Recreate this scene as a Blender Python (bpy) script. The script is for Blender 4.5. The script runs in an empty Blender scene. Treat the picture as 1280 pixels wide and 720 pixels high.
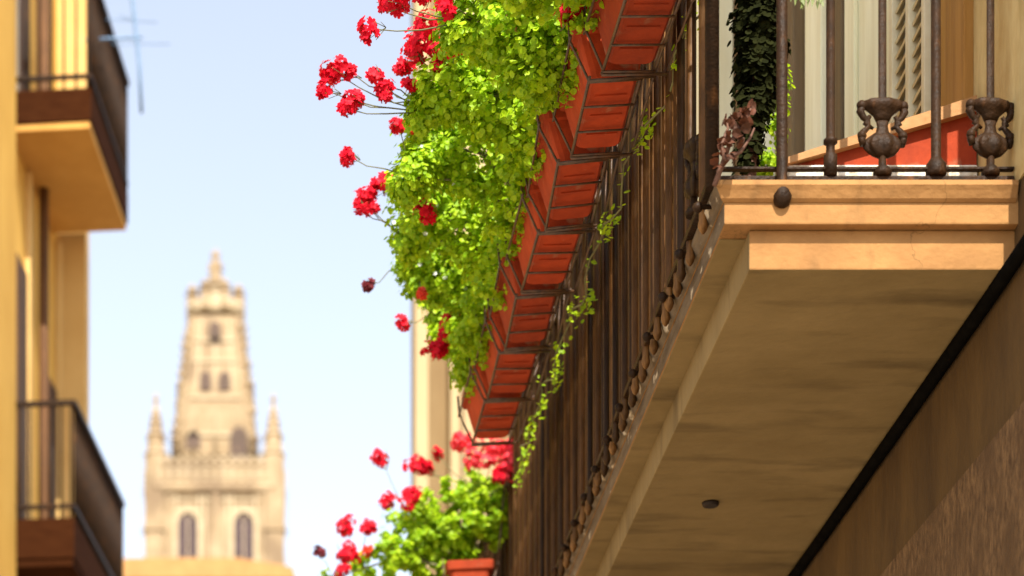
import bpy, bmesh, math, random
from mathutils import Vector, Matrix, Euler
random.seed(11)
C = bpy.context.scene.collection
F, VX, VY, EYE = 3200.0, 317.0, 1671.0, 1.6
def P(u, v, d): return Vector(((u-VX)*d/F, d, EYE+(VY-v)*d/F))
R = math.radians

# ------------------------------------------------------------------ materials
def mat(name, c1, c2=None, scale=8, stretch=(1,1,1), rough=.8, bump=.0, bscale=None, metal=0, translucent=0, island=False, spots=None, lo=.35, hi=.65, spec=.3, objrand=0, cracks=None, bdist=.01):
    m = bpy.data.materials.new(name); m.use_nodes = True
    nt = m.node_tree; n = nt.nodes; l = nt.links
    b = n['Principled BSDF']; b.inputs['Roughness'].default_value = rough; b.inputs['Metallic'].default_value = metal
    b.inputs['Specular IOR Level'].default_value = spec
    c2 = c2 or c1
    tc = n.new('ShaderNodeTexCoord'); mp = n.new('ShaderNodeMapping'); mp.inputs['Scale'].default_value = stretch
    l.new(tc.outputs['Object'], mp.inputs['Vector'])
    mix = n.new('ShaderNodeMix'); mix.data_type = 'RGBA'
    mix.inputs[6].default_value = (*c1, 1); mix.inputs[7].default_value = (*c2, 1)
    if island:
        g = n.new('ShaderNodeNewGeometry'); l.new(g.outputs['Random Per Island'], mix.inputs[0])
    else:
        no = n.new('ShaderNodeTexNoise'); no.inputs['Scale'].default_value = scale; no.inputs['Detail'].default_value = 7; no.inputs['Roughness'].default_value = .65
        l.new(mp.outputs[0], no.inputs['Vector'])
        mr = n.new('ShaderNodeMapRange'); mr.inputs[1].default_value = lo; mr.inputs[2].default_value = hi
        l.new(no.outputs['Fac'], mr.inputs[0]); l.new(mr.outputs[0], mix.inputs[0])
    col = mix.outputs[2]
    if spots:
        sc, sstretch, scol, t0, t1 = spots
        mp2 = n.new('ShaderNodeMapping'); mp2.inputs['Scale'].default_value = sstretch; l.new(tc.outputs['Object'], mp2.inputs['Vector'])
        n2 = n.new('ShaderNodeTexNoise'); n2.inputs['Scale'].default_value = sc; n2.inputs['Detail'].default_value = 5; l.new(mp2.outputs[0], n2.inputs['Vector'])
        m2 = n.new('ShaderNodeMapRange'); m2.inputs[1].default_value = t0; m2.inputs[2].default_value = t1; l.new(n2.outputs['Fac'], m2.inputs[0])
        mx = n.new('ShaderNodeMix'); mx.data_type = 'RGBA'; mx.inputs[7].default_value = (*scol, 1)
        l.new(m2.outputs[0], mx.inputs[0]); l.new(col, mx.inputs[6]); col = mx.outputs[2]
    if cracks:
        csc, ccol, cw = cracks
        vn = n.new('ShaderNodeTexNoise'); vn.inputs['Scale'].default_value = csc*2.5; vn.inputs['Detail'].default_value = 6
        l.new(tc.outputs['Object'], vn.inputs['Vector'])
        va = n.new('ShaderNodeVectorMath'); va.operation = 'MULTIPLY_ADD'; va.inputs[1].default_value = (.5,.5,.5); l.new(vn.outputs['Color'], va.inputs[0]); l.new(tc.outputs['Object'], va.inputs[2])
        vo = n.new('ShaderNodeTexVoronoi'); vo.feature = 'DISTANCE_TO_EDGE'; vo.inputs['Scale'].default_value = csc; l.new(va.outputs[0], vo.inputs['Vector'])
        mk = n.new('ShaderNodeTexNoise'); mk.inputs['Scale'].default_value = 1.7; l.new(tc.outputs['Object'], mk.inputs['Vector'])
        k1 = n.new('ShaderNodeMapRange'); k1.inputs[1].default_value = 0; k1.inputs[2].default_value = cw; k1.inputs[3].default_value = 1; k1.inputs[4].default_value = 0; l.new(vo.outputs['Distance'], k1.inputs[0])
        k2 = n.new('ShaderNodeMapRange'); k2.inputs[1].default_value = .45; k2.inputs[2].default_value = .6; l.new(mk.outputs['Fac'], k2.inputs[0])
        km = n.new('ShaderNodeMath'); km.operation = 'MULTIPLY'; l.new(k1.outputs[0], km.inputs[0]); l.new(k2.outputs[0], km.inputs[1])
        mc = n.new('ShaderNodeMix'); mc.data_type = 'RGBA'; mc.inputs[7].default_value = (*ccol, 1)
        l.new(km.outputs[0], mc.inputs[0]); l.new(col, mc.inputs[6]); col = mc.outputs[2]
    if objrand:
        oi = n.new('ShaderNodeObjectInfo'); h = n.new('ShaderNodeHueSaturation')
        r1 = n.new('ShaderNodeMapRange'); r1.inputs[3].default_value = 1-objrand; r1.inputs[4].default_value = 1+objrand*.6; l.new(oi.outputs['Random'], r1.inputs[0]); l.new(r1.outputs[0], h.inputs['Value'])
        l.new(col, h.inputs['Color']); col = h.outputs['Color']
    l.new(col, b.inputs['Base Color'])
    if bump:
        nb = n.new('ShaderNodeTexNoise'); nb.inputs['Scale'].default_value = bscale or scale*4; nb.inputs['Detail'].default_value = 6
        l.new(mp.outputs[0], nb.inputs['Vector'])
        bp = n.new('ShaderNodeBump'); bp.inputs['Strength'].default_value = bump; bp.inputs['Distance'].default_value = bdist
        l.new(nb.outputs['Fac'], bp.inputs['Height']); l.new(bp.outputs[0], b.inputs['Normal'])
    if translucent:
        tr = n.new('ShaderNodeBsdfTranslucent'); l.new(col, tr.inputs['Color'])
        ms = n.new('ShaderNodeMixShader'); ms.inputs[0].default_value = translucent
        l.new(b.outputs[0], ms.inputs[1]); l.new(tr.outputs[0], ms.inputs[2])
        l.new(ms.outputs[0], n['Material Output'].inputs['Surface'])
    return m
M = dict(
 terracotta = mat('terracotta', (.42,.048,.008), (.27,.03,.006), 9, rough=.85, bump=.3, spots=(14,(1,1,1),(.36,.20,.11),.60,.78), objrand=.28),
 terracotta_pale = mat('terracotta_pale', (.50,.17,.07), (.42,.2,.1), 12, rough=.85, bump=.3),
 soil = mat('soil', (.05,.03,.02), (.08,.05,.03), 60, bump=.8),
 iron = mat('painted_iron', (.015,.008,.004), (.033,.015,.006), 30, rough=.5, bump=.35, spec=.10, spots=(26,(1,1,.4),(.09,.035,.01),.60,.75)),
 ironside = mat('rusty_iron', (.040,.017,.004), (.095,.040,.010), 18, (1,1,.3), rough=.5, bump=.4, spec=.12, spots=(20,(1,1,.25),(.26,.13,.045),.56,.72), objrand=.75),
 wire = mat('rusty_wire', (.035,.017,.008), (.11,.05,.022), 50, rough=.45, bump=.2, spec=.5),
 slab = mat('slab_paint', (.335,.168,.054), (.255,.122,.038), 6, (1,1,1.2), rough=.85, bump=.5, bscale=22, spots=(13,(1.2,1,.5),(.19,.095,.03),.56,.76), cracks=(2.3,(.17,.085,.025),.006)),
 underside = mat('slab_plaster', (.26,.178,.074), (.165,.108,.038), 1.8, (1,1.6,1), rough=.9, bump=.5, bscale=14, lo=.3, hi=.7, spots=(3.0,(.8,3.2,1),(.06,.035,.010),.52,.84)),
 edge = mat('shaded_moulding', (.17,.12,.07), (.08,.05,.025), 9, (3,.6,3), rough=.8, bump=.6, bscale=30, spots=(22,(1,.5,1),(.5,.4,.27),.62,.68)),  # shade and pale grazing-light streaks of the slab's side put into the colour
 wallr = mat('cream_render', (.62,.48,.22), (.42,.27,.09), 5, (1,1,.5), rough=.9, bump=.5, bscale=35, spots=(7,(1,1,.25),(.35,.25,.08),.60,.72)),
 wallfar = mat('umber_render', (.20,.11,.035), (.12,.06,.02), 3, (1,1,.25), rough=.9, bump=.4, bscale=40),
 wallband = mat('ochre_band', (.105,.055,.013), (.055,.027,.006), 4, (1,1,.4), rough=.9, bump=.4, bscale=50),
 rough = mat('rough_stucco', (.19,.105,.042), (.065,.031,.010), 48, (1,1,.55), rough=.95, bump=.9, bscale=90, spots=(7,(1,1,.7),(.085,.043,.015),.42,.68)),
 cream = mat('cream_wood', (.84,.81,.58), (.68,.63,.40), 4, (3,3,.3), rough=.6, bump=.1),
 greywood = mat('taupe_wood', (.17,.115,.055), (.10,.065,.03), 5, (4,4,.3), rough=.7, bump=.1),
 ochre = mat('ochre_board', (.40,.20,.04), (.30,.14,.025), 5, (4,4,.3), rough=.7, bump=.2),
 slat = mat('shutter_slat', (.70,.62,.42), (.6,.5,.3), 10, rough=.5),
 dark = mat('dark_recess', (.03,.02,.012), (.02,.012,.01), 6, rough=.7),
 glass = mat('window_glass', (.04,.05,.06), (.03,.03,.04), 3, rough=.08, spec=.6),
 tan = mat('tan_coping', (.42,.22,.09), (.33,.17,.065), 12, (1,1,1), rough=.8, bump=.3),
 plinth = mat('white_marble', (.80,.76,.66), (.52,.45,.32), 30, rough=.6, bump=.5, lo=.4, hi=.6),
 gap_shade = mat('black_gap_shade', (.004,.0035,.003), (.007,.006,.005), 20, rough=1, spec=0),  # near-black that stands in for shade under the slab
 leaf = mat('geranium_leaf', (.50,.68,.014), (.24,.44,.008), rough=.5, translucent=.48, island=True),
 leafdark = mat('dark_leaf', (.020,.022,.006), (.010,.012,.004), rough=.9, spec=.03, translucent=.1, island=True),
 leafolive = mat('olive_leaf', (.16,.2,.04), (.09,.12,.03), rough=.5, translucent=.3, island=True),
 stem = mat('green_stem', (.16,.17,.06), (.12,.10,.05), 30, rough=.6),
 bark = mat('dry_stem', (.16,.08,.05), (.10,.045,.03), 30, rough=.8, bump=.3),
 dryleaf = mat('dry_leaf', (.11,.032,.012), (.06,.022,.009), rough=.7, translucent=.2, island=True),
 petal = mat('red_petal', (.80,.008,.030), (.48,.003,.016), rough=.55, translucent=.28, island=True, spec=.15),
 petalo = mat('orange_petal', (.80,.07,.02), (.7,.03,.02), rough=.5, translucent=.3, island=True),
 petald = mat('withered_petal', (.16,.01,.02), (.10,.01,.015), rough=.7, translucent=.2, island=True),
 petalp = mat('pink_petal', (.85,.08,.09), (.78,.02,.05), rough=.5, translucent=.35, island=True),
 whitep = mat('white_petal', (.8,.8,.75), (.7,.72,.7), rough=.6, translucent=.3, island=True),
 yellow = mat('yellow_render', (.72,.43,.09), (.58,.32,.055), 1.2, (1,1,.4), rough=.9, bump=.3, bscale=12),
 yellowpale = mat('pale_yellow_render', (.70,.46,.17), (.60,.37,.12), 1.2, rough=.9),
 orange = mat('orange_slab', (.60,.33,.085), (.50,.26,.06), 2, rough=.9, bump=.2),
 brownfascia = mat('brown_fascia', (.045,.015,.005), (.03,.009,.003), 6, (1,1,4), rough=.95, spec=.03),
 mesh = mat('grey_brown_panel', (.08,.055,.035), (.05,.032,.02), 8, (1,1,.3), rough=.7),
 brownwin = mat('brown_shutter', (.12,.05,.014), (.085,.035,.009), 4, rough=.7),
 curtain = mat('curtain', (.75,.68,.55), (.6,.5,.38), 3, (4,4,.3), rough=.8),
 stone = mat('cathedral_stone', (.36,.27,.165), (.26,.185,.105), .8, rough=.95, bump=.2, bscale=4, spots=(.45,(1,1,.5),(.20,.14,.085),.5,.68)),
 stonepale = mat('pale_carved_stone', (.44,.35,.23), (.34,.26,.155), 1.5, rough=.95),
 stonedark = mat('dark_opening', (.07,.045,.055), (.05,.035,.04), 1.5, rough=.9),
 beige = mat('beige_stone', (.46,.36,.21), (.38,.28,.15), .9, (1,1,.3), rough=.9, bump=.2, bscale=10),
 beigedark = mat('tan_render', (.25,.17,.08), (.20,.13,.06), .9, rough=.9),
 rooftile = mat('roof_tile', (.40,.22,.08), (.33,.17,.06), 2, rough=.9, bump=.3, bscale=6),
 steel = mat('hazy_blue_tube', (.17,.27,.42), (.13,.22,.36), 12, rough=.5, metal=.2),  # blue cast of the haze put into the aerial's colour
 pave = mat('paving_stone', (.50,.42,.31), (.42,.34,.24), 2, rough=.9, bump=.3),
 road = mat('asphalt', (.30,.26,.20), (.24,.2,.16), 3, rough=.9, bump=.3),
 ground = mat('dusty_ground', (.36,.29,.20), (.28,.22,.15), .2, rough=.95),
)

# ------------------------------------------------------------------ mesh builder
class MB:
    def __init__(s): s.bm = bmesh.new()
    def box(s, x0, x1, y0, y1, z0, z1, bev=0, mtx=None):
        b = bmesh.new(); bmesh.ops.create_cube(b, size=1)
        for v in b.verts: v.co = Vector(((x0+x1)/2+v.co.x*(x1-x0), (y0+y1)/2+v.co.y*(y1-y0), (z0+z1)/2+v.co.z*(z1-z0)))
        if bev: bmesh.ops.bevel(b, geom=b.edges[:], offset=bev, segments=2, affect='EDGES', profile=.6)
        if mtx: b.transform(mtx)
        s.merge(b); return s
    def merge(s, b):
        me = bpy.data.meshes.new('t'); b.to_mesh(me); s.bm.from_mesh(me); bpy.data.meshes.remove(me); b.free()
    def tube(s, pts, r, n=8, cap=True, smooth=True):
        pts = [Vector(p) for p in pts]; rs = r if isinstance(r, (list, tuple)) else [r]*len(pts)
        rings = []; prev = None
        for i, p in enumerate(pts):
            t = (pts[min(i+1, len(pts)-1)]-pts[max(i-1, 0)]).normalized()
            a = prev if prev else (Vector((0,0,1)) if abs(t.z) < .9 else Vector((1,0,0)))
            a = (a-t*a.dot(t)).normalized(); prev = a; b = t.cross(a)
            rings.append([s.bm.verts.new(p+(a*math.cos(2*math.pi*k/n)+b*math.sin(2*math.pi*k/n))*rs[i]) for k in range(n)])
        for i in range(len(rings)-1):
            for k in range(n):
                f = s.bm.faces.new((rings[i][k], rings[i][(k+1)%n], rings[i+1][(k+1)%n], rings[i+1][k])); f.smooth = smooth
        if cap: s.bm.faces.new(rings[0][::-1]); s.bm.faces.new(rings[-1])
        return s
    def lathe(s, prof, c=(0,0,0), n=12, sq=(1,1), smooth=True, phase=0, lobe=0, nl=6):
        rings = []
        for r, z in prof:
            q = [r*(1-lobe*(.5+.5*math.cos(nl*2*math.pi*k/n))) for k in range(n)] if r > .025 else [r]*n
            rings.append([s.bm.verts.new((c[0]+q[k]*sq[0]*math.cos(2*math.pi*k/n+phase), c[1]+q[k]*sq[1]*math.sin(2*math.pi*k/n+phase), c[2]+z)) for k in range(n)])
        for i in range(len(rings)-1):
            for k in range(n):
                f = s.bm.faces.new((rings[i][k], rings[i][(k+1)%n], rings[i+1][(k+1)%n], rings[i+1][k])); f.smooth = smooth
        s.bm.faces.new(rings[0][::-1]); s.bm.faces.new(rings[-1]); return s
    def ball(s, c, r, n=10, sq=(1,1,1)):
        prof = [(max(r*math.sin(math.pi*i/8), r*.02), -r*sq[2]*math.cos(math.pi*i/8)) for i in range(9)]
        return s.lathe(prof, c, n, sq[:2])
    def prism(s, poly, y0, y1, axis='y'):
        """poly = list of (a,b); extruded along y (a=x,b=z) or x (a=y,b=z)"""
        def v(a, b, t): return s.bm.verts.new((a, t, b) if axis == 'y' else (t, a, b))
        A = [v(a, b, y0) for a, b in poly]; B = [v(a, b, y1) for a, b in poly]
        s.bm.faces.new(A); s.bm.faces.new(B[::-1]); k = len(poly)
        for i in range(k): s.bm.faces.new((A[i], B[i], B[(i+1)%k], A[(i+1)%k]))
        return s
    def build(s, name, m, parent=None, kind=None, loc=None, jitter=0):
        bmesh.ops.recalc_face_normals(s.bm, faces=s.bm.faces[:]) if not getattr(s, 'norecalc', 0) else None
        me = bpy.data.meshes.new(name); s.bm.to_mesh(me); s.bm.free()
        me.materials.append(m)
        o = bpy.data.objects.new(name, me); C.objects.link(o)
        if parent: o.parent = parent
        if loc: o.location = loc
        if kind: o['kind'] = kind
        return o
def thing(name, label, cat, loc=(0,0,0), rz=0, group=None):
    o = bpy.data.objects.new(name, None); C.objects.link(o); o.location = loc; o.rotation_euler = (0,0,rz)
    o.empty_display_size = .1
    o['label'] = label; o['category'] = cat
    if group: o['group'] = group
    return o
def copyo(o, parent, loc=None):
    c = o.copy(); C.objects.link(c); c.parent = parent
    if loc: c.location = loc
    return c

# ------------------------------------------------------------------ ground
MB().box(-900,900,-300,1500,-.5,0).build('ground', M['ground'], kind='structure')
MB().box(-1.5,1.0,-40,120,.0,.004).build('road', M['road'], kind='structure')
MB().box(1.0,1.85,-40,120,.0,.12,.01).build('pavement', M['pave'], kind='structure')
MB().box(-3.4,-1.5,-40,120,.0,.12,.01).build('pavement', M['pave'], kind='structure')

# ------------------------------------------------------------------ near building with the balcony
D0 = 6.04; WX = 1.80; SX = 1.11; SEND = 12.6
zs = EYE+2.72     # slab top
bld = thing('townhouse', 'cream and ochre townhouse on the right carrying the long balcony with iron railing', 'building', (WX, 6.0, 0))
o0 = Vector((WX, 6.0, 0))
def T(mb, name, m, parent=bld, loc=None):
    bmesh.ops.translate(mb.bm, verts=mb.bm.verts[:], vec=-o0); return mb.build(name, m, parent, loc=loc)
def TT(mb, name, m, parent):   # child of a part whose origin is identity under bld
    return T(mb, name, m, parent)
ztop = 10.2
w = MB()      # upper wall, with door opening left between 6.72..7.80 (y)
w.box(WX, 6, 5.85, 6.40, zs+.001, ztop)
w.box(WX, 6, 8.10, 9.3, zs+.001, ztop)
w.box(WX, 6, 6.40, 8.10, zs+2.5, ztop)
w.box(WX+.35, 6, 6.40, 8.10, zs+.001, zs+2.5)
T(w, 'wall', M['wallr'])
T(MB().box(WX+.003, 6, 9.3, 18.0, zs+.001, ztop), 'wall_ochre', M['wallfar'])
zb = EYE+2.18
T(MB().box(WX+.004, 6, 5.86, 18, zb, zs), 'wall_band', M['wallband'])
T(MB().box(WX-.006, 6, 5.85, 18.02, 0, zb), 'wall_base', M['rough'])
# slab tiers
T(MB().box(SX, WX+.02, D0, SEND, zs-.095, zs-.003, .004), 'balcony_slab', M['slab'])
# crown moulding (cyma) round front and side
def mould(out, prof):
    mb = MB()
    # path: wall front end -> corner -> far end
    path = []
    for (e, z) in prof:
        path.append([(WX-.002, D0-e, z), (SX-e, D0-e, z), (SX-e, SEND, z)])
    vs = [[mb.bm.verts.new(p) for p in row] for row in path]
    for i in range(len(vs)):
        j = (i+1) % len(vs)
        for k in range(2): mb.bm.faces.new((vs[i][k], vs[i][k+1], vs[j][k+1], vs[j][k]))
    return mb
crown = mould(0, [(-.01, zs), (.022, zs), (.024, zs-.012), (.018, zs-.022), (.010, zs-.038), (.003, zs-.044), (-.01, zs-.044)])
co = T(crown, 'crown_moulding', M['slab'])
co.data.materials.append(M['edge'])
for p in co.data.polygons:
    if p.center.x < SX-WX+.0 and p.center.y > .2: p.material_index = 1
sl = bpy.data.objects['balcony_slab']; sl.data.materials.append(M['edge'])
for p in sl.data.polygons:
    if p.normal.x < -.5: p.material_index = 1
T(MB().box(SX+.065, WX+.015, D0+.03, SEND, zs-.19, zs-.096, .004), 'lower_slab_tier', M['slab'])
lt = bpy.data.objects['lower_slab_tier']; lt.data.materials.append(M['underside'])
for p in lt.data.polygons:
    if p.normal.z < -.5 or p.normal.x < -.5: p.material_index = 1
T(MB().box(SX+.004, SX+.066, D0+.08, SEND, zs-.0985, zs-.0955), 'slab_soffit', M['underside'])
# opening: frame boards, shutter, door leaves, pilasters
dz0, dz1 = zs, zs+2.5
fr = T(MB().box(WX-.025, WX+.34, 6.402, 6.50, dz0, dz1, .004), 'door_frame', M['ochre'])
T(MB().box(WX-.012, WX+.05, 6.505, 6.73, dz0, dz1, .004), 'door_jamb', M['ochre'], fr)
sh = MB()
for (a, b) in ((6.76, 6.79), (6.92, 6.955), (7.10, 7.135)): sh.box(WX-.03, WX+.01, a, b, dz0+.05, dz1-.05, .003)
for z in (dz0+.05, dz0+1.2, dz1-.12): sh.box(WX-.025, WX+.005, 6.79, 7.10, z, z+.07, .002)
shut = T(sh, 'louvered_shutter', M['slat'])
T(MB().box(WX+.012, WX+.03, 6.76, 7.13, dz0+.05, dz1-.05), 'shutter_backing', M['dark'], shut)
sl_ = MB(); z = dz0+.16
while z < dz1-.15:
    for (a, b) in ((6.79, 6.92), (6.955, 7.10)):
        mt = Matrix.Translation((WX-.01, (a+b)/2, z)) @ Matrix.Rotation(R(-40), 4, 'Y')
        sl_.box(-.0125, .0125, -(b-a)/2, (b-a)/2, -.003, .003, 0, mt)
    z += .042
T(sl_, 'louvres', M['slat'], shut)
dr = T(MB().box(WX+.0, WX+.04, 7.17, 7.74, dz0, dz1, .004), 'balcony_door', M['cream'])
T(MB().box(WX-.014, WX+.0, 7.17, 7.27, dz0, dz1, .003).box(WX-.014, WX+.0, 7.62, 7.74, dz0, dz1, .003).box(WX-.013, WX, 7.27, 7.62, dz0+.0, dz0+.35, .003), 'door_stile', M['cream'], dr)
T(MB().box(WX-.02, WX+.3, 7.76, 7.88, dz0, dz1, .004), 'door_post', M['greywood'])
T(MB().box(WX-.05, WX+.3, 7.90, 8.13, dz0, dz1, .006), 'door_post', M['cream'])
T(MB().box(WX-.07, WX, 8.22, 8.50, dz0, dz1+.6, .006), 'pilaster', M['greywood'])
T(MB().box(WX-.10, WX, 8.56, 8.75, dz0, dz1+.6, .006), 'pilaster', M['cream'])
T(MB().box(WX-.12, WX, 9.6, 9.75, dz0, dz1+.6, .006), 'pilaster', M['cream'])
for y in (9.9, 12.4, 15.0):
    f = T(MB().box(WX-.05, WX, y, y+2.1, dz0+.05, dz0+2.4, .01), 'closed_shutter', M['brownwin'])
    for q in range(4): T(MB().box(WX-.075, WX-.051, y+.04+q*.52, y+.14+q*.52, dz0+.06, dz0+2.35, .004), 'stile', M['ochre'] if q%2 else M['greywood'], f)
T(MB().box(WX-.12, 6.1, 5.8, 18.1, ztop, ztop+.35, .03), 'cornice', M['slab'])
# railing -------------------------------------------------------------
RX = 1.085; zr = zs+.012
rail = MB()
rail.box(RX-.006, WX-.002, D0+.008, D0+.030, zs+.0035, zs+.024, .003)
rail.box(RX-.006, WX-.002, D0+.010, D0+.028, zs+.040, zs+.046, .001)
rail.box(RX-.013, RX+.013, D0+.031, SEND, zs+.002, zs+.020, .003)
rail.box(RX-.018, WX-.002, D0+.000, D0+.036, zs+1.03, zs+1.055, .006)
rail.box(RX-.018, RX+.018, D0+.037, SEND, zs+1.03, zs+1.055, .006)
rail.box(RX-.010, WX-.002, D0+.008, D0+.028, zs+.90, zs+.915, .002)
rail.box(RX-.010, RX+.010, D0+.031, SEND, zs+.90, zs+.915, .002)
rail.lathe([(.017,-.005),(.017,1.03),(.022,1.035),(.022,1.07),(.012,1.08),(.03,1.11),(.012,1.14)], (RX, D0+.018, zs), 14)
railing = T(rail, 'balcony_railing', M['iron'])
def bar_prof(low):
    return [(.004,low-.026),(.017,low-.020),(.024,low),(.017,low+.019),(.0105,low+.026),(.0105,.45),(.014,.455),(.014,.475),(.0105,.48),(.0105,1.03)]
def baluster(kind):
    mb = MB()
    if kind == 'ball':     mb.lathe([(.022,.024),(.025,.032),(.024,.052),(.017,.062),(.012,.07),(.0115,1.03)], n=12)
    elif kind == 'collar': mb.lathe([(.016,.024),(.016,.075),(.0105,.08),(.0105,.10),(.0165,.104),(.0165,.112),(.0105,.116),(.0105,1.03)], n=12)
    elif kind == 'drop':   mb.lathe([(.006,-.058),(.017,-.052),(.0235,-.034),(.018,-.014),(.013,-.004),(.0135,.1),(.0125,1.03)], n=14)
    elif kind == 'hang':   mb.lathe([(.003,-.058),(.009,-.050),(.0130,-.038),(.010,-.024),(.0105,-.010),(.0105,1.03)], n=8)
    elif kind in ('vase', 'vaseside'):
        sq = (.93, .45) if kind == 'vase' else (.45, 1)
        ax = Vector((1,0,0)) if kind == 'vase' else Vector((0,1,0))
        mb.lathe([(.020,.024),(.023,.034),(.016,.046),(.0095,.052),(.009,.075)], n=12)
        mb.lathe([(.009,.070),(.016,.070),(.036,.078),(.049,.090),(.051,.102),(.044,.113),(.030,.122),(.017,.130),(.014,.145),(.018,.160)], n=42, sq=sq, lobe=.22, nl=7)
        mb.lathe([(.018,.156),(.024,.168),(.044,.182),(.053,.187),(.054,.200),(.049,.203),(.016,.206),(.0105,.21),(.0105,1.03)], n=42, sq=sq, lobe=.10, nl=7)
        for sgn in (-1, 1):
            pts = [ax*sgn*.048+Vector((0,0,.192)), ax*sgn*.053+Vector((0,0,.178)), ax*sgn*.046+Vector((0,0,.165)), ax*sgn*.034+Vector((0,0,.154)), ax*sgn*.034+Vector((0,0,.142)), ax*sgn*.046+Vector((0,0,.130)), ax*sgn*.050+Vector((0,0,.112)), ax*sgn*.046+Vector((0,0,.098))]
            mb.tube(pts, [.009,.010,.008,.006,.006,.008,.009,.008], 8)
            mb.ball(ax*sgn*.050+Vector((0,0,.192)), .0125, 8)
            mb.ball(ax*sgn*.049+Vector((0,0,.122)), .0115, 8)
            mb.tube([ax*sgn*.030+Vector((0,0,.168)), ax*sgn*.041+Vector((0,0,.150)), ax*sgn*.022+Vector((0,0,.138))], [.005,.007,.004], 6)
    bmesh.ops.recalc_face_normals(mb.bm, faces=mb.bm.faces[:])
    me = bpy.data.meshes.new('baluster'); mb.bm.to_mesh(me); mb.bm.free(); me.materials.append(M['ironside' if kind in ('hang','vaseside') else 'iron']); return me
BMS = {k: baluster(k) for k in ('ball','collar','drop','vase','vaseside','hang')}
def addbar(kind, x, y, name='baluster'):
    o = bpy.data.objects.new(name, BMS[kind]); C.objects.link(o); o.parent = railing
    o.location = Vector((x, y, zs))-o0; o.rotation_euler = (R(random.uniform(-.3,.3)), 0, random.uniform(-.3,.3))
fk = ['drop','collar','vase','ball','vase']
for i, u in enumerate((975, 1038, 1103, 1170, 1238)):
    addbar(fk[i], (u-VX)*(D0+.018)/F, D0+(.018 if i else -.004))
y = D0+.14; k = 0
while y < SEND-.05 and k < 67:
    addbar('vaseside' if k in (1,) else 'hang', RX-.006*(k % 2), y)
    y += .097+random.uniform(-.006,.006); k += 1
# second parallel hanging row of knobs under the rail (fixing bolts)
for i in range(19):
    if len([c for c in railing.children]) > 97: break
    yy = D0+.075+i*.264
    mb = MB(); mb.tube([(RX+.02,yy,zs-.02),(RX-.015,yy,zs-.022),(RX-.022,yy,zs-.022)], [.006,.006,.010], 8); mb.ball((RX-.024,yy,zs-.022), .013, 8)
    T(mb, 'fixing_bolt', M['iron'], railing)

# sloping parapet ------------------------------------------------------
def poly_px(pts, d): return [((u-VX)*d/F, EYE+(VY-v)*d/F) for u, v in pts]
dp = 6.36
xr = WX-.004; ur = VX+xr*F/dp
par = thing('parapet_wall', 'low sloping terracotta parapet with tan coping and white plinth on the balcony floor', 'parapet', ((1100-VX)*dp/F, dp, zs))
def TP(mb, name, m, base, root):
    bmesh.ops.translate(mb.bm, verts=mb.bm.verts[:], vec=-Vector(base)); return mb.build(name, m, root)
pb = par.location.copy()
zp = EYE+(VY-207)*dp/F
TP(MB().box((985-VX)*dp/F, xr, dp-.01, dp+.16, zs+.001, zp-.002, .004), 'plinth', M['plinth'], pb, par)
TP(MB().prism(poly_px([(990,206.5),(ur,206.5),(ur,139),(990,205)], dp), dp, dp+.12), 'panel', M['terracotta'], pb, par)
TP(MB().prism(poly_px([(985,205),(ur,138),(ur,120),(985,197)], dp-.02), dp-.025, dp+.14), 'coping', M['tan'], pb, par)

rz_ = zs-.19
T(MB().lathe([(.022,-.012),(.026,-.006),(.026,.0)], (1.385, 7.76, rz_-.001), 12), 'drain_spout', M['dark'])
# black strip added as the shadow gap between wall and slab ----------------------------
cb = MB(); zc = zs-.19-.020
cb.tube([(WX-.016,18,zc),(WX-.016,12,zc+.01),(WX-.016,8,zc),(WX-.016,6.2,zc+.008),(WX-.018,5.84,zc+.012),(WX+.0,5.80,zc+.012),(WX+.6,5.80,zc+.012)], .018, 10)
o = cb.build('gap_shade_strip', M['gap_shade']); o['label'] = 'black strip standing in for the shadow gap along the wall under the balcony slab'; o['category'] = 'gap_shade'

# ------------------------------------------------------------------ window boxes
boxD = [6.39, 6.85, 7.31, 7.77, 8.23, 8.69, 9.13]
def bx_x(d):
    pts = [(6.2,.985),(7.1,.925),(8.2,.895),(9.2,.868),(10.9,.915)]
    for (a, xa), (b, xb) in zip(pts, pts[1:]):
        if d <= b: return xa+(xb-xa)*(d-a)/(b-a)
    return pts[-1][1]
ZB = EYE+3.27
def planter_shell(L, wb, wt, h):
    mb = MB(); bm = mb.bm
    def ring(hw, hl, z, r=.018):
        vs = []
        for cx, cy, a0 in ((hw-r, hl-r, 0), (-hw+r, hl-r, 90), (-hw+r, -hl+r, 180), (hw-r, -hl+r, 270)):
            for a in (0, 45, 90): vs.append(bm.verts.new((cx+r*math.cos(R(a0+a)), cy+r*math.sin(R(a0+a)), z)))
        return vs
    rs = [ring(wb-.008, L-.008, 0), ring(wb, L, .008), ring(wt-.012, L+.012, h-.04), ring(wt, L+.022, h-.036), ring(wt+.004, L+.024, h-.004), ring(wt, L+.02, h), ring(wt-.014, L+.004, h), ring(wt-.02, L, h-.03)]
    for a, b in zip(rs, rs[1:]):
        n = len(a)
        for i in range(n): bm.faces.new((a[i], a[(i+1)%n], b[(i+1)%n], b[i]))
    bm.faces.new(rs[0][::-1])
    # moulded feet ribs under the base
    for yy in (-L*.55, 0, L*.55): mb.box(-wb+.02, wb-.02, yy-.006, yy+.006, -.004, .002)
    return mb, rs
def make_planter(first_label):
    t = thing('window_box', first_label, 'planter', group='terracotta window boxes hung along the railing')
    mb, rs = planter_shell(.192, .062, .098, .155); b = mb.build('box_body', M['terracotta'], t)
    MB().box(-.078,.078,-.2,.2,.115,.127).build('soil', M['soil'], t)
    return t
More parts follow.
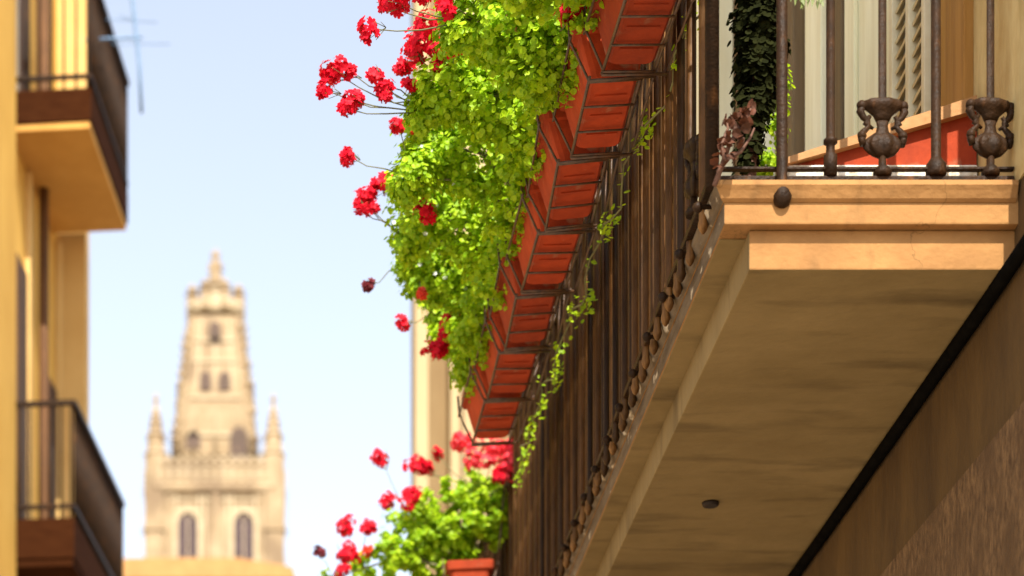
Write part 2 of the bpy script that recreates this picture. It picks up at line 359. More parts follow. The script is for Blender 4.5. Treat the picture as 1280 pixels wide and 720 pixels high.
def make_basket():
    t = thing('planter_bracket', '', 'bracket', group='iron basket brackets under the window boxes')
    mb = MB(); r = .0036
    for x in (-.068, .066): mb.tube([(x,-.225,-.006),(x,.225,-.006)], r*1.2, 6)
    mb.tube([(-.112,-.23,.10),(-.112,.23,.10)], r, 6)
    mb.tube([(.115,-.23,.13),(.115,.23,.13)], r, 6)
    for y in (-.205,-.07,.07,.205): mb.tube([(-.07,y,-.010),(.068,y,-.010)], r*.95, 6)
    for y in (-.218,.218): mb.tube([(-.07,y,-.012),(.10,y,-.010)], r*1.3, 6)
    mb.build('basket_frame', M['wire'], t)
    for y in (-.205, .205):
        MB().tube([(-.068,y,-.006),(-.112,y+.0,.10),(-.114,y,.165)], r, 6).build('upright', M['wire'], t)
        MB().tube([(.066,y,-.006),(.118,y,.13)], r, 6).build('upright', M['wire'], t)
    for y in (-.14, .14):
        MB().tube([(.115,y,.13),(.14,y,.30),(.16,y,.475),(.19,y,.505),(.215,y,.48)], r*1.1, 6).build('hook', M['wire'], t)
    # inner lattice between box and railing
    li = MB(); li.tube([(.10,-.23,-.004),(.10,.23,-.004)], r, 6)
    for y in (-.16, 0, .16): li.tube([(.10,y,-.004),(.118,y+.02,.13)], r*.8, 5)
    li.build('lattice', M['wire'], t)
    return t
plabels = ['nearest window box, cut by the top edge of the photo above the red bloom',
 'second window box from the top, beside the single red bloom near the top edge',
 'third window box from the top, its end face jutting dark beside the dense foliage',
 'fourth window box from the top, with a pale sunlit end strut against the leaves',
 'fifth window box from the top, midway down the hanging row',
 'sixth window box from the top, just above the last full box of the row',
 'seventh window box from the top, lowest of the hanging row above the red blooms',
 'separate orange terracotta box under the lower geranium bush at the bottom edge']
ordn = ['first','second','third','fourth','fifth','sixth','seventh']
def tree_copy(t):
    c = t.copy(); C.objects.link(c)
    for ch in t.children: k = ch.copy(); C.objects.link(k); k.parent = c
    return c
pl0 = make_planter(plabels[0]); bk0 = make_basket()
for i, d in enumerate(boxD+[10.93]):
    t = pl0 if i == 0 else tree_copy(pl0); b = bk0 if i == 0 else tree_copy(bk0)
    t['label'] = plabels[i]
    b['label'] = ('iron wire basket bracket holding the %s window box from the top' % ordn[i]) if i < 7 else 'iron basket bracket holding the lone orange box at the bottom edge'
    x = bx_x(d); s = 1
    t.location = (x, d, ZB if i < 7 else EYE+3.10); b.location = t.location
    yaw = R([1.5,-1.2,-2.4,.8,-1.2,0,1.2,-1][i]); roll = R([-1,-3,-5,-2,-4,-1,-3,-2][i])
    t.rotation_euler = (R(random.uniform(-1,1)), roll, yaw); b.rotation_euler = (0, roll, yaw*.8)

# ------------------------------------------------------------------ foliage and flowers
def leaf(bm, c, nrm, r, lobes=7, cup=.25, elong=1.0):
    nrm = nrm.normalized(); a = nrm.orthogonal().normalized()
    a = Matrix.Rotation(random.uniform(0, 6.28), 3, nrm) @ a; b = nrm.cross(a)
    cv = bm.verts.new(c-nrm*r*cup); vs = []
    for k in range(lobes*2):
        t = math.pi*(k+.5)/lobes; rr = r*(1 if k % 2 == 0 else .80)*random.uniform(.92, 1.08)
        vs.append(bm.verts.new(c+a*rr*math.cos(t)*elong+b*rr*math.sin(t)+nrm*r*random.uniform(-.1,.15)))
    for k in range(len(vs)): bm.faces.new((cv, vs[k], vs[(k+1)%len(vs)]))
def sleaf(bm, c, nrm, r):   # six-sided quick leaf
    nrm = nrm.normalized(); a = nrm.orthogonal().normalized()
    a = Matrix.Rotation(random.uniform(0, 6.28), 3, nrm) @ a; b = nrm.cross(a)
    cv = bm.verts.new(c-nrm*r*.22)
    vs = [bm.verts.new(c+(a*math.cos(math.pi*k/3.5)+b*math.sin(math.pi*k/3.5))*r*random.uniform(.75,1.1)) for k in range(7)]
    for k in range(7): bm.faces.new((cv, vs[k], vs[(k+1)%7]))
def rnd_dir():
    while True:
        v = Vector((random.uniform(-1,1), random.uniform(-1,1), random.uniform(-1,1)))
        if .05 < v.length < 1: return v.normalized()
def foliage(bm, blobs, n, rl=.0125, up=.55):
    """blobs: (center, (rx,ry,rz)); leaves gathered in tufts over the surface and inside"""
    tot = sum(b[1][0]*b[1][2] for b in blobs)
    for c, rad in blobs:
        m = int(n*rad[0]*rad[2]/tot)
        tufts = []
        for _ in range(max(6, m//26)):
            q = rnd_dir(); k = random.uniform(.55, 1.08)
            tufts.append((c+Vector((q.x*rad[0], q.y*rad[1], q.z*rad[2]))*k, q))
        for _ in range(m):
            tc, q = random.choice(tufts); o = rnd_dir()*random.uniform(.2, 1)*.034
            p = tc+o
            nrm = (o.normalized()*.6+q*.5+Vector((0,-.25,up))+rnd_dir()*.45)
            sleaf(bm, p, nrm, rl*random.uniform(.6, 1.25))
def floret(bm, c, nrm, r):
    nrm = nrm.normalized(); a = nrm.orthogonal().normalized(); a = Matrix.Rotation(random.uniform(0, 6.28), 3, nrm) @ a; b = nrm.cross(a)
    for k in range(5):
        t = 2*math.pi*k/5; u = a*math.cos(t)+b*math.sin(t); w_ = a*-math.sin(t)+b*math.cos(t)
        tip = r*random.uniform(.85,1.1)
        p = [c, c+u*tip*.5+w_*tip*.36+nrm*r*.10, c+u*tip*.95+w_*tip*.26+nrm*r*.18, c+u*tip*1.02-w_*tip*.2+nrm*r*.14, c+u*tip*.5-w_*tip*.36+nrm*r*.1]
        bm.faces.new([bm.verts.new(v) for v in p])
def cluster(name, c, r, m, parent, base, n=None):
    mb = MB(); n = n or int(16+ (r/.035)**2*20)
    lob = [(rnd_dir()*r*.42, r*.62) for _ in range(3)]
    for _ in range(n):
        lo_, lr = random.choice(lob); q = rnd_dir(); q = Vector((q.x, q.y, q.z*.85+.1))
        floret(mb.bm, c+lo_+q*lr*random.uniform(.7, 1.12), q+Vector((0,-.35,.1))+rnd_dir()*.3, random.uniform(.011,.016))
    mb.norecalc = 1
    bmesh.ops.translate(mb.bm, verts=mb.bm.verts[:], vec=-base)
    return mb.build(name, m, parent)
plants = [
 (6.39, [(665,-60,70),(600,-70,60),(720,-40,35)]),
 (6.85, [(640,28,62),(592,25,50),(690,45,38),(712,20,24),(660,95,34)]),
 (7.31, [(560,108,46),(620,112,56),(600,60,46),(650,110,36),(532,140,26)]),
 (7.77, [(535,178,42),(590,188,56),(637,170,38),(520,222,36),(655,205,20)]),
 (8.23, [(530,262,44),(578,265,56),(607,238,34),(512,300,28),(556,225,40)]),
 (8.69, [(545,335,40),(592,335,42),(612,322,26),(524,345,26),(510,330,16)]),
 (9.13, [(562,388,32),(592,402,28),(590,432,20),(558,420,20),(600,378,26)]),
 (10.93, [(560,655,52),(600,640,42),(520,665,40),(545,700,50),(490,690,30),(450,712,20),(590,610,24),(626,628,24),(415,722,12),(626,672,18)]),
]
glabels = ['geranium mass at the very top, above the photo edge, with red blooms among lime leaves',
 'geranium near the top, one red bloom beside its window box rim',
 'geranium with the big crowd of red heads over its left shoulder, third from the top',
 'geranium bulging out left midway, long stems carrying red heads against the sky',
 'fifth geranium, three red heads on its left and one red bloom on its front',
 'thin-stemmed geranium with a withered dark bud on a long bare stalk',
 'lowest geranium of the hanging row, two deep red heads on its tip',
 'separate round geranium bush at the bottom edge, ringed with red and pink heads']
flowers = [ # u, v, px radius, plant index, material, depth offset
 (497,3,19,1,'petal',-.1),(530,0,15,0,'petal',-.1),(555,8,14,1,'petal',-.1),(480,6,10,1,'petal',0),
 (715,16,17,1,'petal',-.25),(463,36,15,1,'petal',0),
 (533,40,23,2,'petal',-.15),(520,62,19,2,'petal',-.1),(545,84,15,2,'petal',-.1),(569,62,10,2,'petal',-.2),(507,82,13,2,'petal',0),(545,55,16,2,'petal',-.15),
 (421,92,18,2,'petal',0),(408,113,11,2,'petal',0),(440,125,14,2,'petal',0),(434,136,12,2,'petal',0),(438,90,8,2,'petal',0),
 (470,91,10,2,'petal',0),(484,108,14,2,'petal',0),(479,118,9,2,'petal',0),(512,106,8,2,'petal',0),
 (499,158,12,3,'petal',-.1),(513,156,8,3,'petalo',-.1),(438,196,12,3,'petal',0),(553,118,6,3,'petalo',-.3),
 (490,228,12,4,'petal',-.1),(474,235,14,4,'petal',0),(456,250,14,4,'petal',0),(462,260,10,4,'petal',0),(450,258,9,4,'petal',0),(532,265,15,4,'petal',-.35),(530,176,5,4,'petald',-.4),
 (462,355,7,5,'petald',0),(527,371,7,5,'petalo',-.2),(506,403,9,6,'petal',0),
 (567,405,13,6,'petal',-.3),(557,412,8,6,'petal',-.3),(541,437,15,6,'petal',-.2),(553,432,8,6,'petal',-.2),
 (477,573,12,7,'petal',0),(518,584,14,7,'petal',0),(535,587,12,7,'petal',0),(547,567,8,7,'petal',.1),
 (514,625,15,7,'petal',-.2),(486,627,11,7,'petal',0),(433,658,13,7,'petal',0),(458,657,12,7,'petal',0),(400,688,7,7,'petald',0),
 (430,690,14,7,'petal',-.1),(441,696,10,7,'petal',-.1),(460,690,7,7,'petalo',-.1),(430,717,10,7,'petal',-.2),
 (584,551,16,7,'petalp',-.2),(598,571,20,7,'petalp',-.2),(616,564,17,7,'petalp',-.25),(634,587,19,7,'petalp',-.25),(640,562,17,7,'petalp',-.25),(630,596,13,7,'petal',-.25)]
cen = {}
for i, (d, bl) in enumerate(plants):
    x = bx_x(d); base = Vector((x, d, (ZB if i < 7 else EYE+3.10)+.127))
    t = thing('geranium', glabels[i], 'flowering plant', base, 0, 'geraniums growing in the window boxes')
    mb = MB(); mb.norecalc = 1; blobs = []
    for j, (u, v, r) in enumerate(bl):
        dd = d+random.uniform(-.08,.08); rm = r*dd/F
        blobs.append((P(u, v, dd), (rm*.92, max(rm*1.2,.06), rm*.92)))
    # leaves right over the soil
    if i < 6: blobs.append((base+Vector((-.12,0,.05)), (.10,.25,.10)))
    else: blobs.append((base+Vector((-.07,-.04,.05)), (.09,.17,.08)))
    foliage(mb.bm, blobs, 9500 if i < 7 else 8000, .0096 if i < 7 else .0135)
    bmesh.ops.translate(mb.bm, verts=mb.bm.verts[:], vec=-base)
    mb.build('foliage', M['leaf'], t)
    # small white florets in the leaves
    if i in (3,4,5):
        wm = MB(); wm.norecalc = 1
        for _ in range(14):
            c, rad = random.choice(blobs[:-1]); q = rnd_dir(); q.y = -abs(q.y)
            floret(wm.bm, c+Vector((q.x*rad[0], q.y*rad[1], q.z*rad[2]))*1.03-base, Vector((0,-1,.3)), .008)
        wm.build('white_blossom', M['whitep'], t)
    sm = MB()
    for c, rad in blobs[:-1]:
        a = base+Vector((random.uniform(-.04,.02), random.uniform(-.15,.15), -.01)); mid = (a+c)/2+Vector((0,0,.08))
        sm.tube([a-base, mid-base, c-base], [.006,.005,.003], 5)
    sm.build('woody_stem', M['stem'], t)
    cen[i] = (t, base, blobs)
for (u, v, r, pi, m, dof) in flowers:
    t, base, blobs = cen[pi]; d = plants[pi][0]+dof
    c = P(u, v, d); rm = r*d/F*1.12
    cluster('flower_head', c, rm, M[m], t, base)
    tgt = min((b[0] for b in blobs[:-1]), key=lambda q: (q-c).length)
    a = c+(tgt-c)*.0; mid = (c+tgt)/2+Vector((0,0,-.02+random.uniform(0,.03)))
    st = MB().tube([c-base, (c*.75+tgt*.25)+Vector((0,0,-.012))-base, mid-base, tgt-base], [.0016,.0016,.002,.002], 5)
    # pedicels
    for _ in range(5): st.tube([c*.85+tgt*.15-base, c+rnd_dir()*rm*.9-base], [.0012,.0008], 4)
    st.build('flower_stem', M['stem'], t)

# climbing vine between boxes and railing ----------------------------------
base = Vector((1.02, 6.3, ZB)); vt = thing('climbing_vine', 'thin lime green vine threaded along the railing beside the window boxes', 'vine', base)
mb = MB(); mb.norecalc = 1; sm = MB()
pts = []
for k in range(40):
    d = 6.25+k*.088; pts.append(Vector((bx_x(d)+.118+.012*math.sin(k*1.7), d, ZB-.02+.03*math.sin(k*.9)))-base)
sm.tube(pts, .003, 5); sm.build('stem', M['stem'], vt)
for k, p in enumerate(pts):
    dens = 16 if (k % 6 in (1,2,3)) else 3
    for _ in range(dens): sleaf(mb.bm, p+Vector((random.uniform(-.008,.022), random.uniform(-.05,.05), random.uniform(-.035,.03))), Vector((-.3,-.4,.5))+rnd_dir()*.5, random.uniform(.006,.011))
mb.build('foliage', M['leaf'], vt)

# dark shrub behind the corner ---------------------------------------------
base = Vector((1.345, 6.95, zs)); t = thing('potted_shrub', 'tall dark leafy shrub standing behind the corner of the railing', 'shrub', base)
mb = MB(); mb.norecalc = 1
bl = []
for (u, v, r) in ((948,0,26),(950,30,27),(952,60,25),(948,90,25),(945,115,22),(942,140,18),(938,165,13),(936,190,11),(935,208,10),(946,-40,30),(950,-80,30)):
    bl.append((P(u, v, 6.95), (r*6.95/F, r*6.95/F*.9, r*6.95/F)))
foliage(mb.bm, bl, 6500, .011); bmesh.ops.translate(mb.bm, verts=mb.bm.verts[:], vec=-base); mb.build('foliage', M['leafdark'], t)
MB().tube([(0,0,.08),(.0,.0,.4),(.03,0,.8),(.03,0,1.2)], [.02,.018,.014,.008], 7).build('trunk', M['bark'], t)
MB().lathe([(.06,.0),(.085,.12),(.095,.125),(.095,.15),(.08,.15),(.075,.13)], n=16).build('pot', M['terracotta'], t)
# small bright fern beside it
base = Vector((1.43, 7.2, zs)); t = thing('fern', 'small bright green fern low behind the dark shrub', 'plant', base)
mb = MB(); mb.norecalc = 1
bl = [(P(950+random.uniform(-16,18), 205, 7.2)+Vector((0,0,random.uniform(-.02,.02))), (.03,.03,.02)) for _ in range(5)]+[(P(972,150,7.2),(.022,.03,.06)),(P(972,110,7.2),(.018,.03,.05))]
foliage(mb.bm, bl, 700, .008); bmesh.ops.translate(mb.bm, verts=mb.bm.verts[:], vec=-base); mb.build('fronds', M['leaf'], t)
MB().tube([(0,0,0),(.0,0,.25),(.045,0,.38)], .005, 5).build('stem', M['stem'], t)
# sprig at the top edge
base = P(978, -130, D0); t = thing('trailing_sprig', 'olive green leafy sprig hanging into view at the top edge beside a baluster', 'plant', base)
mb = MB(); mb.norecalc = 1; sm = MB()
for k in range(9):
    q = [Vector((0,0,0)), Vector((.01+.012*k*.5,-.01,-.12)), Vector((.02+.010*k,-.015,-.235-.005*(k%4)))]
    sm.tube(q, .0018, 5)
    for j in range(16):
        f = j/15; p = q[1].lerp(q[2], f); u = Vector((random.uniform(-.6,.6), random.uniform(-.4,.1), -1)).normalized(); w_ = u.cross(Vector((0,1,0))).normalized()*.004
        p2 = p+u*random.uniform(.02,.035); mb.bm.faces.new([mb.bm.verts.new(x_) for x_ in (p, (p+p2)/2+w_, p2, (p+p2)/2-w_)])
mb.build('leaves', M['leafolive'], t); sm.build('stem', M['stem'], t)
# dry vine on the corner
base = P(900, 225, D0+.1); t = thing('dry_vine', 'withered red brown vine twisted round the bottom corner of the railing', 'vine', base)
sm = MB()
def vpath(pl, d): return [P(u, v, d)-base for u, v in pl]
sm.tube(vpath([(893,232),(905,200),(912,180),(925,160),(935,148),(940,132)], 6.0), [.006,.006,.005,.005,.004,.003], 6)
sm.tube(vpath([(897,215),(912,196),(926,190),(938,172),(943,160)], 6.02), [.005,.005,.004,.003,.002], 6)
sm.tube(vpath([(905,200),(902,180),(910,160),(908,148)], 5.98), [.004,.004,.003,.002], 6)
sm.build('stem', M['bark'], t)
mb = MB(); mb.norecalc = 1
for (u, v) in ((912,150),(918,160),(930,140),(936,133),(926,175),(908,178),(903,188),(915,195),(922,150),(934,155),(900,205),(905,170)):
    for _ in range(5):
        p = P(u+random.uniform(-7,7), v+random.uniform(-7,7), 5.98)-base; sleaf(mb.bm, p, rnd_dir(), random.uniform(.008,.014))
mb.build('dry_leaves', M['dryleaf'], t)

# ------------------------------------------------------------------ left building
LY = 21.8; yaw = -.104     # facade recedes towards +x
lb = thing('townhouse', 'yellow rendered townhouse at the left edge with two dark balconies', 'building', (P(12,0,LY).x, LY, 0), yaw)
# local frame: +y along facade, +x outwards over the street
def L(mb, name, m, parent=lb): return mb.build(name, m, parent)
HB = EYE+10.26
L(MB().box(-5,0,-9,2.25,0,17.5), 'wall', M['yellow'])
L(MB().box(-5,.12,-9,-.3,0,17.5,.02), 'wall_pier', M['yellow'])
L(MB().box(-5,.27,2.25,2.45,0,19), 'wall_return', M['yellowpale'])
def lwin(y0, y1, z0, z1):
    f = L(MB().box(.0,.035,y0,y1,z0,z1,.006), 'shutter', M['brownwin'])
    L(MB().box(.03,.05,(y0+y1)/2-.03,(y0+y1)/2+.03,z0+.05,z1-.05), 'shutter_rail', M['dark'], f)
zl = EYE+6.85
L(MB().tube([(.09,1.1,0),(.09,1.1,17)], .045, 8), 'downpipe', M['brownwin'])
L(MB().box(-.0,.05,2.10,2.25,0,HB-.02,.01), 'quoin_strip', M['yellowpale'])
L(MB().box(-.0,.045,.68,.80,0,HB-.02,.01), 'pilaster_strip', M['yellowpale'])
lwin(.15,.62, zl-.2, zl+2.45); lwin(1.55,2.05, zl-.2, zl+1.95)
lwin(.25,.75, HB+.3, HB+2.4); lwin(1.2,1.7, HB+.3, HB+2.4)
L(MB().box(.01,.04,.02,.2,HB+.3,HB+2.4), 'curtain', M['curtain'])
def lbalcony(zbot, out, ln, y0, fasc, sm_, soff, panel):
    s = L(MB().box(.0,out,y0,y0+ln,zbot,zbot+.06,.01), 'balcony_slab', soff)
    L(MB().box(.0,out+.015,y0-.015,y0+ln+.015,zbot+.061,zbot+fasc,.01), 'fascia', M['brownfascia'], s)
    r = MB(); zt = zbot+1.34
    r.box(0,out+.02,y0-.03,y0+.01,zt,zt+.04); r.box(out-.02,out+.03,y0,y0+ln,zt,zt+.04)
    r.box(0,out+.02,y0-.03,y0+.01,zbot+fasc+.08,zbot+fasc+.11); r.box(out-.02,out+.02,y0+.01,y0+ln,zbot+fasc+.08,zbot+fasc+.11)
    rr = L(r, 'railing', M['iron'], lb)
    n = 7
    for k in range(n): x = .05+(out-.06)*k/(n-1); L(MB().tube([(x,y0-.01,zbot+fasc),(x,y0-.01,zt)], .011, 6), 'baluster', M['iron'], rr)
    m_ = int(ln/.105)
    for k in range(1, m_+1): y = y0+ln*k/m_; L(MB().tube([(out,y,zbot+fasc),(out,y,zt)], .013, 6), 'baluster', M['iron'], rr)
    if panel: L(MB().box(out-.035,out-.02,y0+.05,y0+ln-.05,zbot+fasc+.02,zt-.02), 'side_panel', M['mesh'], rr)
    return rr
lbalcony(HB, .69, 2.03, 0, .34, .3, M['orange'], True)
lbalcony(EYE+6.46, .60, 2.65, -.3, .40, .3, M['brownfascia'], False)
# laundry screen piece on lower balcony
# TV antenna clamped to upper balcony rail
base = P(116, 47, 22.2); t = thing('tv_antenna', 'thin blue grey aerial mast with crossbars beside the upper left balcony', 'antenna', base)
def A(u, v, d=22.2): return P(u, v, d)-base
MB().tube([A(158,-60),A(166,5),A(174,80),A(177,141)], .014, 8).build('mast', M['steel'], t)
MB().tube([A(106,50),A(140,48),A(178,47)], .012, 8).build('bracket_arm', M['steel'], t)
for (a, b) in (((132,24),(196,28)), ((140,55),(212,55)), ((150,20),(172,26))):
    MB().tube([A(*a, 22.1), A(*b, 22.4)], .004, 5).build('aerial_rod', M['steel'], t)

# ------------------------------------------------------------------ middle building down the street
mbd = thing('townhouse', 'pale beige stone building further down the street behind the hanging flowers', 'building', (1.6,25,0))
ub = (1.6,25,0)
def TM(mb, n, m, p=mbd): return TP(mb, n, m, ub, p)
xm = (518-VX)*25/F
TM(MB().box(xm+.02,5,25.05,25.5,0,18), 'wall', M['beigedark'])
TM(MB().box(xm,xm+.13,24.9,25.52,0,18.02,.01), 'corner_pilaster', M['beige'])
TM(MB().box(xm+.34,xm+.78,24.86,25.04,0,18,.015), 'pilaster', M['beige'])
TM(MB().box(xm+.44,xm+.47,24.84,24.858,0,18), 'downpipe', M['greywood'])
TM(MB().box(xm-.15,5.1,24.7,25.6,18.03,18.5,.05), 'cornice', M['beige'])
# distant low building under the tower
base = ((260-VX)*80/F, 80, 0); t = thing('townhouse', 'low distant building whose orange roof edge shows beneath the cathedral tower', 'building', base)
x0, x1 = (120-VX)*80/F, (362-VX)*80/F; zt = EYE+(VY-712)*80/F
TP(MB().box(x0,x1,80,90,0,zt-.35), 'wall', M['yellowpale'], base, t)
TP(MB().prism([(x0-.2,zt-.35),(x1+.2,zt-.35),(x1+.1,zt),(x1-1.6,zt+.28),(x0+1,zt+.28),(x0-.1,zt)], 79.7, 90.2), 'roof', M['rooftile'], base, t)

# ------------------------------------------------------------------ cathedral tower
TD = 200.0; k16 = F/TD
TX = (268-VX)/k16
tw = thing('cathedral_tower', 'pale gothic cathedral tower with tapering crocketed lantern and a statue on top', 'tower', (TX, TD+6, 0))
def Z(v): return EYE+(VY-v)/k16
def oct_(hw, ch): return [(-hw+ch,-hw),(hw-ch,-hw),(hw,-hw+ch),(hw,hw-ch),(hw-ch,hw),(-hw+ch,hw),(-hw,hw-ch),(-hw,-hw+ch)]
def loft(mb, secs, ch=.25):
    rings = [[mb.bm.verts.new((x, y, z)) for x, y in oct_(hw, hw*ch)] for hw, z in secs]
    for a, b in zip(rings, rings[1:]):
        for i in range(8): mb.bm.faces.new((a[i], a[(i+1)%8], b[(i+1)%8], b[i]))
    mb.bm.faces.new(rings[0][::-1]); mb.bm.faces.new(rings[-1]); return mb
def S(mb, n, m, p=tw): return mb.build(n, m, p)
S(loft(MB(), [(5.2,0),(5.2,Z(612))], .18), 'belfry_wall', M['stone'])
S(loft(loft(loft(MB(), [(5.5,Z(612)),(5.65,Z(606)),(5.5,Z(600))], .18), [(5.35,Z(600)+.01),(5.35,Z(578))], .18), [(5.5,Z(578)+.01),(5.5,Z(573))], .18), 'parapet', M['stone'])
# parapet tracery + merlons
for face in range(4):
    pt = MB(); mt = Matrix.Rotation(face*math.pi/2, 4, 'Z')
    for i in range(13):
        x = -4.2+i*.7
        pt.box(x-.12,x+.12,-5.62,-5.36,Z(600)+.1,Z(579),0,mt)
        pt.box(x-.18,x+.18,-5.5,-5.1,Z(573)+.01,Z(567),0,mt)
    S(pt, 'tracery', M['stonepale'])
# buttresses
for sx in (-1, 1):
    for sy in (-1, 1):
        b = MB().box(sx*4.75-.75,sx*4.75+.75,sy*4.75-.75,sy*4.75+.75,0,Z(606),.06)
        b.box(sx*4.75-.9,sx*4.75+.9,sy*4.75-.9,sy*4.75+.9,Z(660),Z(655),.04)
        S(b, 'buttress', M['stone'])
        Z = lambda v: EYE+(VY-v)*(201.5 if v < 600 else 200)/F
        pn = MB(); c = (sx*4.62, sy*4.62, 0)
        pn.lathe([(.95,Z(606)),(.95,Z(572)),(1.05,Z(570)),(.8,Z(566)),(.72,Z(548)),(.85,Z(546)),(.5,Z(540)),(.34,Z(522)),(.44,Z(520)),(.24,Z(512)),(.16,Z(503)),(.28,Z(500)),(.05,Z(492))], c, 8, smooth=False, phase=R(22.5))
        for a in range(4):
            for zz, rr in ((Z(536),.55),(Z(528),.48),(Z(548),.85)): pn.ball((c[0]+rr*math.cos(a*math.pi/2+.78), c[1]+rr*math.sin(a*math.pi/2+.78), zz), .17, 6)
        S(pn, 'pinnacle', M['stone'])
# belfry windows on all four faces: surround + dark opening + louvre bars
def arch(hw, z0, zs_, n=8, h=None):
    h = h or hw*1.3
    return [(-hw,z0),(hw,z0)]+[(hw*math.cos(math.pi*i/n), zs_+h*math.sin(math.pi*i/n)) for i in range(n+1)]
for face in range(4):
    mt = Matrix.Rotation(face*math.pi/2, 4, 'Z')
    for cx in (-2.1, 2.3):
        f = MB(); outer = arch(1.15, Z(712), Z(652)); inner = arch(.74, Z(708), Z(652))
        bm = f.bm
        for y0 in (-5.42,):
            Ao = [bm.verts.new((cx+a, y0, b)) for a, b in outer]; Ai = [bm.verts.new((cx+a, y0, b)) for a, b in inner]
            Bo = [bm.verts.new((cx+a, -5.19, b)) for a, b in outer]; Bi = [bm.verts.new((cx+a, -5.19, b)) for a, b in inner]
            n = len(Ao)
            for i in range(n):
                j = (i+1) % n
                bm.faces.new((Ao[i],Ao[j],Ai[j],Ai[i])); bm.faces.new((Ai[i],Ai[j],Bi[j],Bi[i])); bm.faces.new((Ao[i],Bo[i],Bo[j],Ao[j]))
        f.bm.transform(mt); fo = S(f, 'belfry_window', M['stonepale'])
        g = MB().prism([(cx+a,b) for a, b in arch(.735, Z(707), Z(652))], -5.23, -5.21); g.bm.transform(mt); S(g, 'opening', M['stonedark'], fo)
        h = MB(); h.box(cx-.06,cx+.06,-5.36,-5.25,Z(707),Z(640),0,mt); S(h, 'mullion', M['stonepale'], fo)
        sill = MB().box(cx-1.3,cx+1.3,-5.6,-5.2,Z(714),Z(711),0,mt); S(sill, 'sill', M['stonepale'], fo)
    b = MB()
    for x, w_, y_ in ((.1,.35,-5.5),(-3.55,.2,-5.4),(3.7,.2,-5.4)): b.box(x-w_,x+w_,y_,-5.15,0,Z(613),.03,mt)
    for x in (.1,): b.box(x-.5,x+.5,-5.62,-5.15,0,Z(668),.03,mt)
    S(b, 'mid_buttress', M['stone'])
    b = MB()
    for x in (-3.0,-1.2,-.75,.95,1.4,3.2): b.tube([mt@Vector((x,-5.28,Z(760))), mt@Vector((x,-5.28,Z(615)))], .09, 6)
    for x0_, x1_ in ((-3.3,-.3),(.5,3.5)): b.box(x0_,x1_,-5.36,-5.2,Z(622),Z(619),.0,mt)
    S(b, 'colonnette', M['stonepale'])
# lantern
def Z(v): return EYE+(VY-v)*203.5/F
S(loft(MB(), [(3.35,Z(573)+.0),(3.3,Z(545)),(3.05,Z(500)),(2.6,Z(450)),(2.25,Z(405)),(2.12,Z(392))], .30), 'lantern', M['stone'])
for sx in (-1,1):
    for sy in (-1,1):
        rib = MB(); pts = []
        secs = [(3.35,573),(3.3,545),(3.05,500),(2.6,450),(2.25,405),(2.15,392)]
        for hw, v in secs: pts.append((sx*(hw*.86), sy*(hw*.86), Z(v)))
        rib.tube(pts, [.36,.34,.3,.26,.22,.2], 6)
        for q in range(15):
            f = q/14; hw = 3.38+(2.2-3.38)*f**1.15; v = 565+(396-565)*f
            rib.ball((sx*hw*.97, sy*hw*.97, Z(v)), random.choice((.2,.3,.36)), 6, (1,1,.8)); 
        S(rib, 'crocketed_rib', M['stone'])
for face in range(4):
    ln = MB(); mt = Matrix.Rotation(face*math.pi/2, 4, 'Z')
    for x in (-1.75, 1.75, 0): ln.tube([mt@Vector((x,-3.38,Z(570))), mt@Vector((x*.62,-2.22,Z(398)))], [.17,.10], 6)
    for v, hw, w_ in ((548,3.36,2.3),(500,3.1,2.1),(452,2.66,1.8),(425,2.46,1.6)): ln.box(-w_,w_,-hw-.10,-hw+.2,Z(v)-.14,Z(v)+.14,0,mt)
    S(ln, 'lantern_tracery', M['stonepale'])
for face in range(4):
    mt = Matrix.Rotation(face*math.pi/2, 4, 'Z')
    for (x, v, hw, hh, y) in ((-1.7,557,.55,.55,-3.36),(1.9,560,.7,1.5,-3.40),(0,415,.45,.9,-2.46),(-.75,480,.45,.7,-3.02),(.75,480,.45,.7,-3.02)):
        g = MB().prism([(x+a, Z(v)+b) for a, b in arch(hw, -hh, hh*.3, 6)], y-.10, y+.25); g.bm.transform(mt); S(g, 'lantern_opening', mat('op', (.11,.07,.055), (.08,.055,.04), 1) if face == 0 and x == -1.7 else bpy.data.materials['op'])
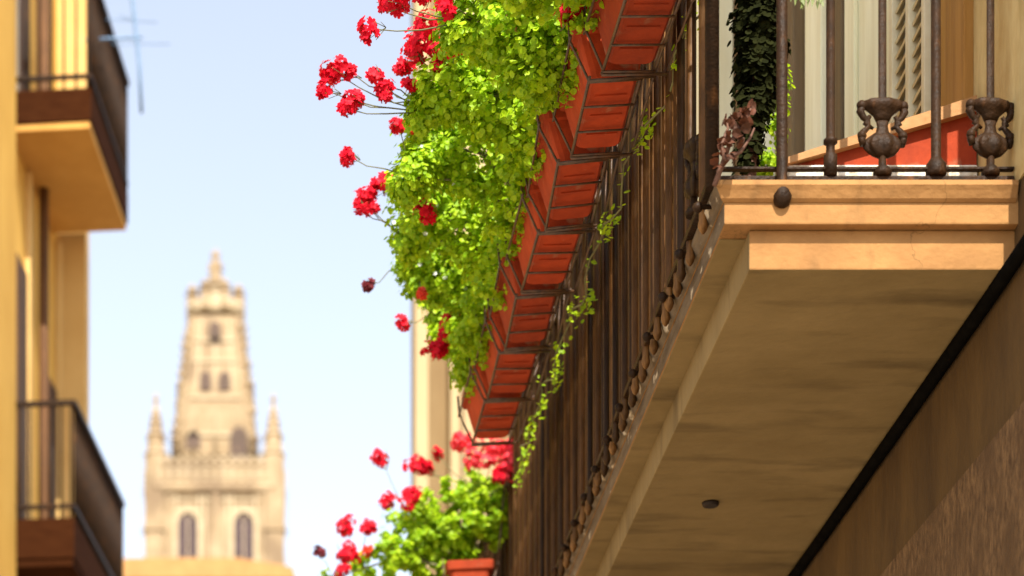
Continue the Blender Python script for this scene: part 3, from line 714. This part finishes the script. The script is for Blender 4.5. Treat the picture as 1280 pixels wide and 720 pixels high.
# crown of finials and statue
def Z(v): return EYE+(VY-v)*205.5/F
cr = MB(); loft(cr, [(2.10,Z(397)),(2.22,Z(388)),(2.1,Z(384)),(1.6,Z(380))], .3)
S(cr, 'crown', M['stonepale'])
for a, rr in [(i*45+22.5, 2.0) for i in range(8)]:
    c = (rr*math.cos(R(a)), rr*math.sin(R(a)), 0)
    fn = MB().lathe([(.55,Z(394)),(.50,Z(384)),(.42,Z(374)),(.62,Z(371)),(.34,Z(368)),(.46,Z(364)),(.08,Z(357))], c, 7, smooth=False)
    S(fn, 'finial', M['stone'])
S(MB().lathe([(1.1,Z(382)),(.8,Z(374)),(.55,Z(366)),(.6,Z(360)),(.42,Z(357))], (0,0,0), 8, smooth=False), 'pedestal', M['stonepale'])
st = MB().lathe([(.48,Z(357)),(.46,Z(350)),(.40,Z(343)),(.36,Z(336)),(.44,Z(331)),(.42,Z(326)),(.18,Z(323)),(.15,Z(321.5)),(.24,Z(319)),(.29,Z(315.5)),(.23,Z(312)),(.06,Z(310))], (0,0,0), 12, (1.3,1))
st.tube([(-.38,0,Z(328)),(-.52,-.15,Z(336)),(-.25,-.35,Z(338))], [.14,.12,.09], 7).tube([(.38,0,Z(328)),(.50,-.15,Z(335)),(.25,-.38,Z(333))], [.14,.12,.09], 7)
st.tube([(0,.25,Z(330)),(0,.25,Z(305))], .05, 5)
S(st, 'statue', M['stone'])

# ------------------------------------------------------------------ light, world, camera
tosun = Vector((.10, -1.0, 1.15)).normalized()
sd = bpy.data.lights.new('sun', 'SUN'); sd.energy = 3.0; sd.angle = R(.5); sd.color = (1,.93,.80)
so = bpy.data.objects.new('sun', sd); C.objects.link(so); so.rotation_euler = tosun.to_track_quat('Z', 'Y').to_euler()
wd = bpy.data.worlds.new('World'); bpy.context.scene.world = wd; wd.use_nodes = True
nt = wd.node_tree; bg = nt.nodes['Background']; sk = nt.nodes.new('ShaderNodeTexSky'); sk.sky_type = 'NISHITA'; sk.sun_disc = False
sk.sun_elevation = math.asin(tosun.z); sk.sun_rotation = math.atan2(tosun.x, tosun.y)
sk.air_density = 1.0; sk.dust_density = 1.4; sk.ozone_density = 1.0
hs = nt.nodes.new('ShaderNodeHueSaturation'); hs.inputs['Saturation'].default_value = .52; hs.inputs['Value'].default_value = .64; nt.links.new(sk.outputs[0], hs.inputs['Color']); nt.links.new(hs.outputs[0], bg.inputs[0]); bg.inputs[1].default_value = .15
cd = bpy.data.cameras.new('cam'); cam = bpy.data.objects.new('cam', cd); C.objects.link(cam)
cam.location = (0,0,EYE); cam.rotation_euler = (math.pi/2,0,0)
cd.sensor_width = 36; cd.lens = F/1280*36; cd.shift_x = (640-VX)/1280; cd.shift_y = (VY-360)/1280
cd.clip_start = .05; cd.clip_end = 3000
cd.dof.use_dof = True; cd.dof.focus_distance = 6.7; cd.dof.aperture_fstop = 3.4
sc = bpy.context.scene; sc.camera = cam
sc.view_settings.view_transform = 'Standard'; sc.view_settings.look = 'None'; sc.view_settings.exposure = 1.7; sc.view_settings.gamma = 1
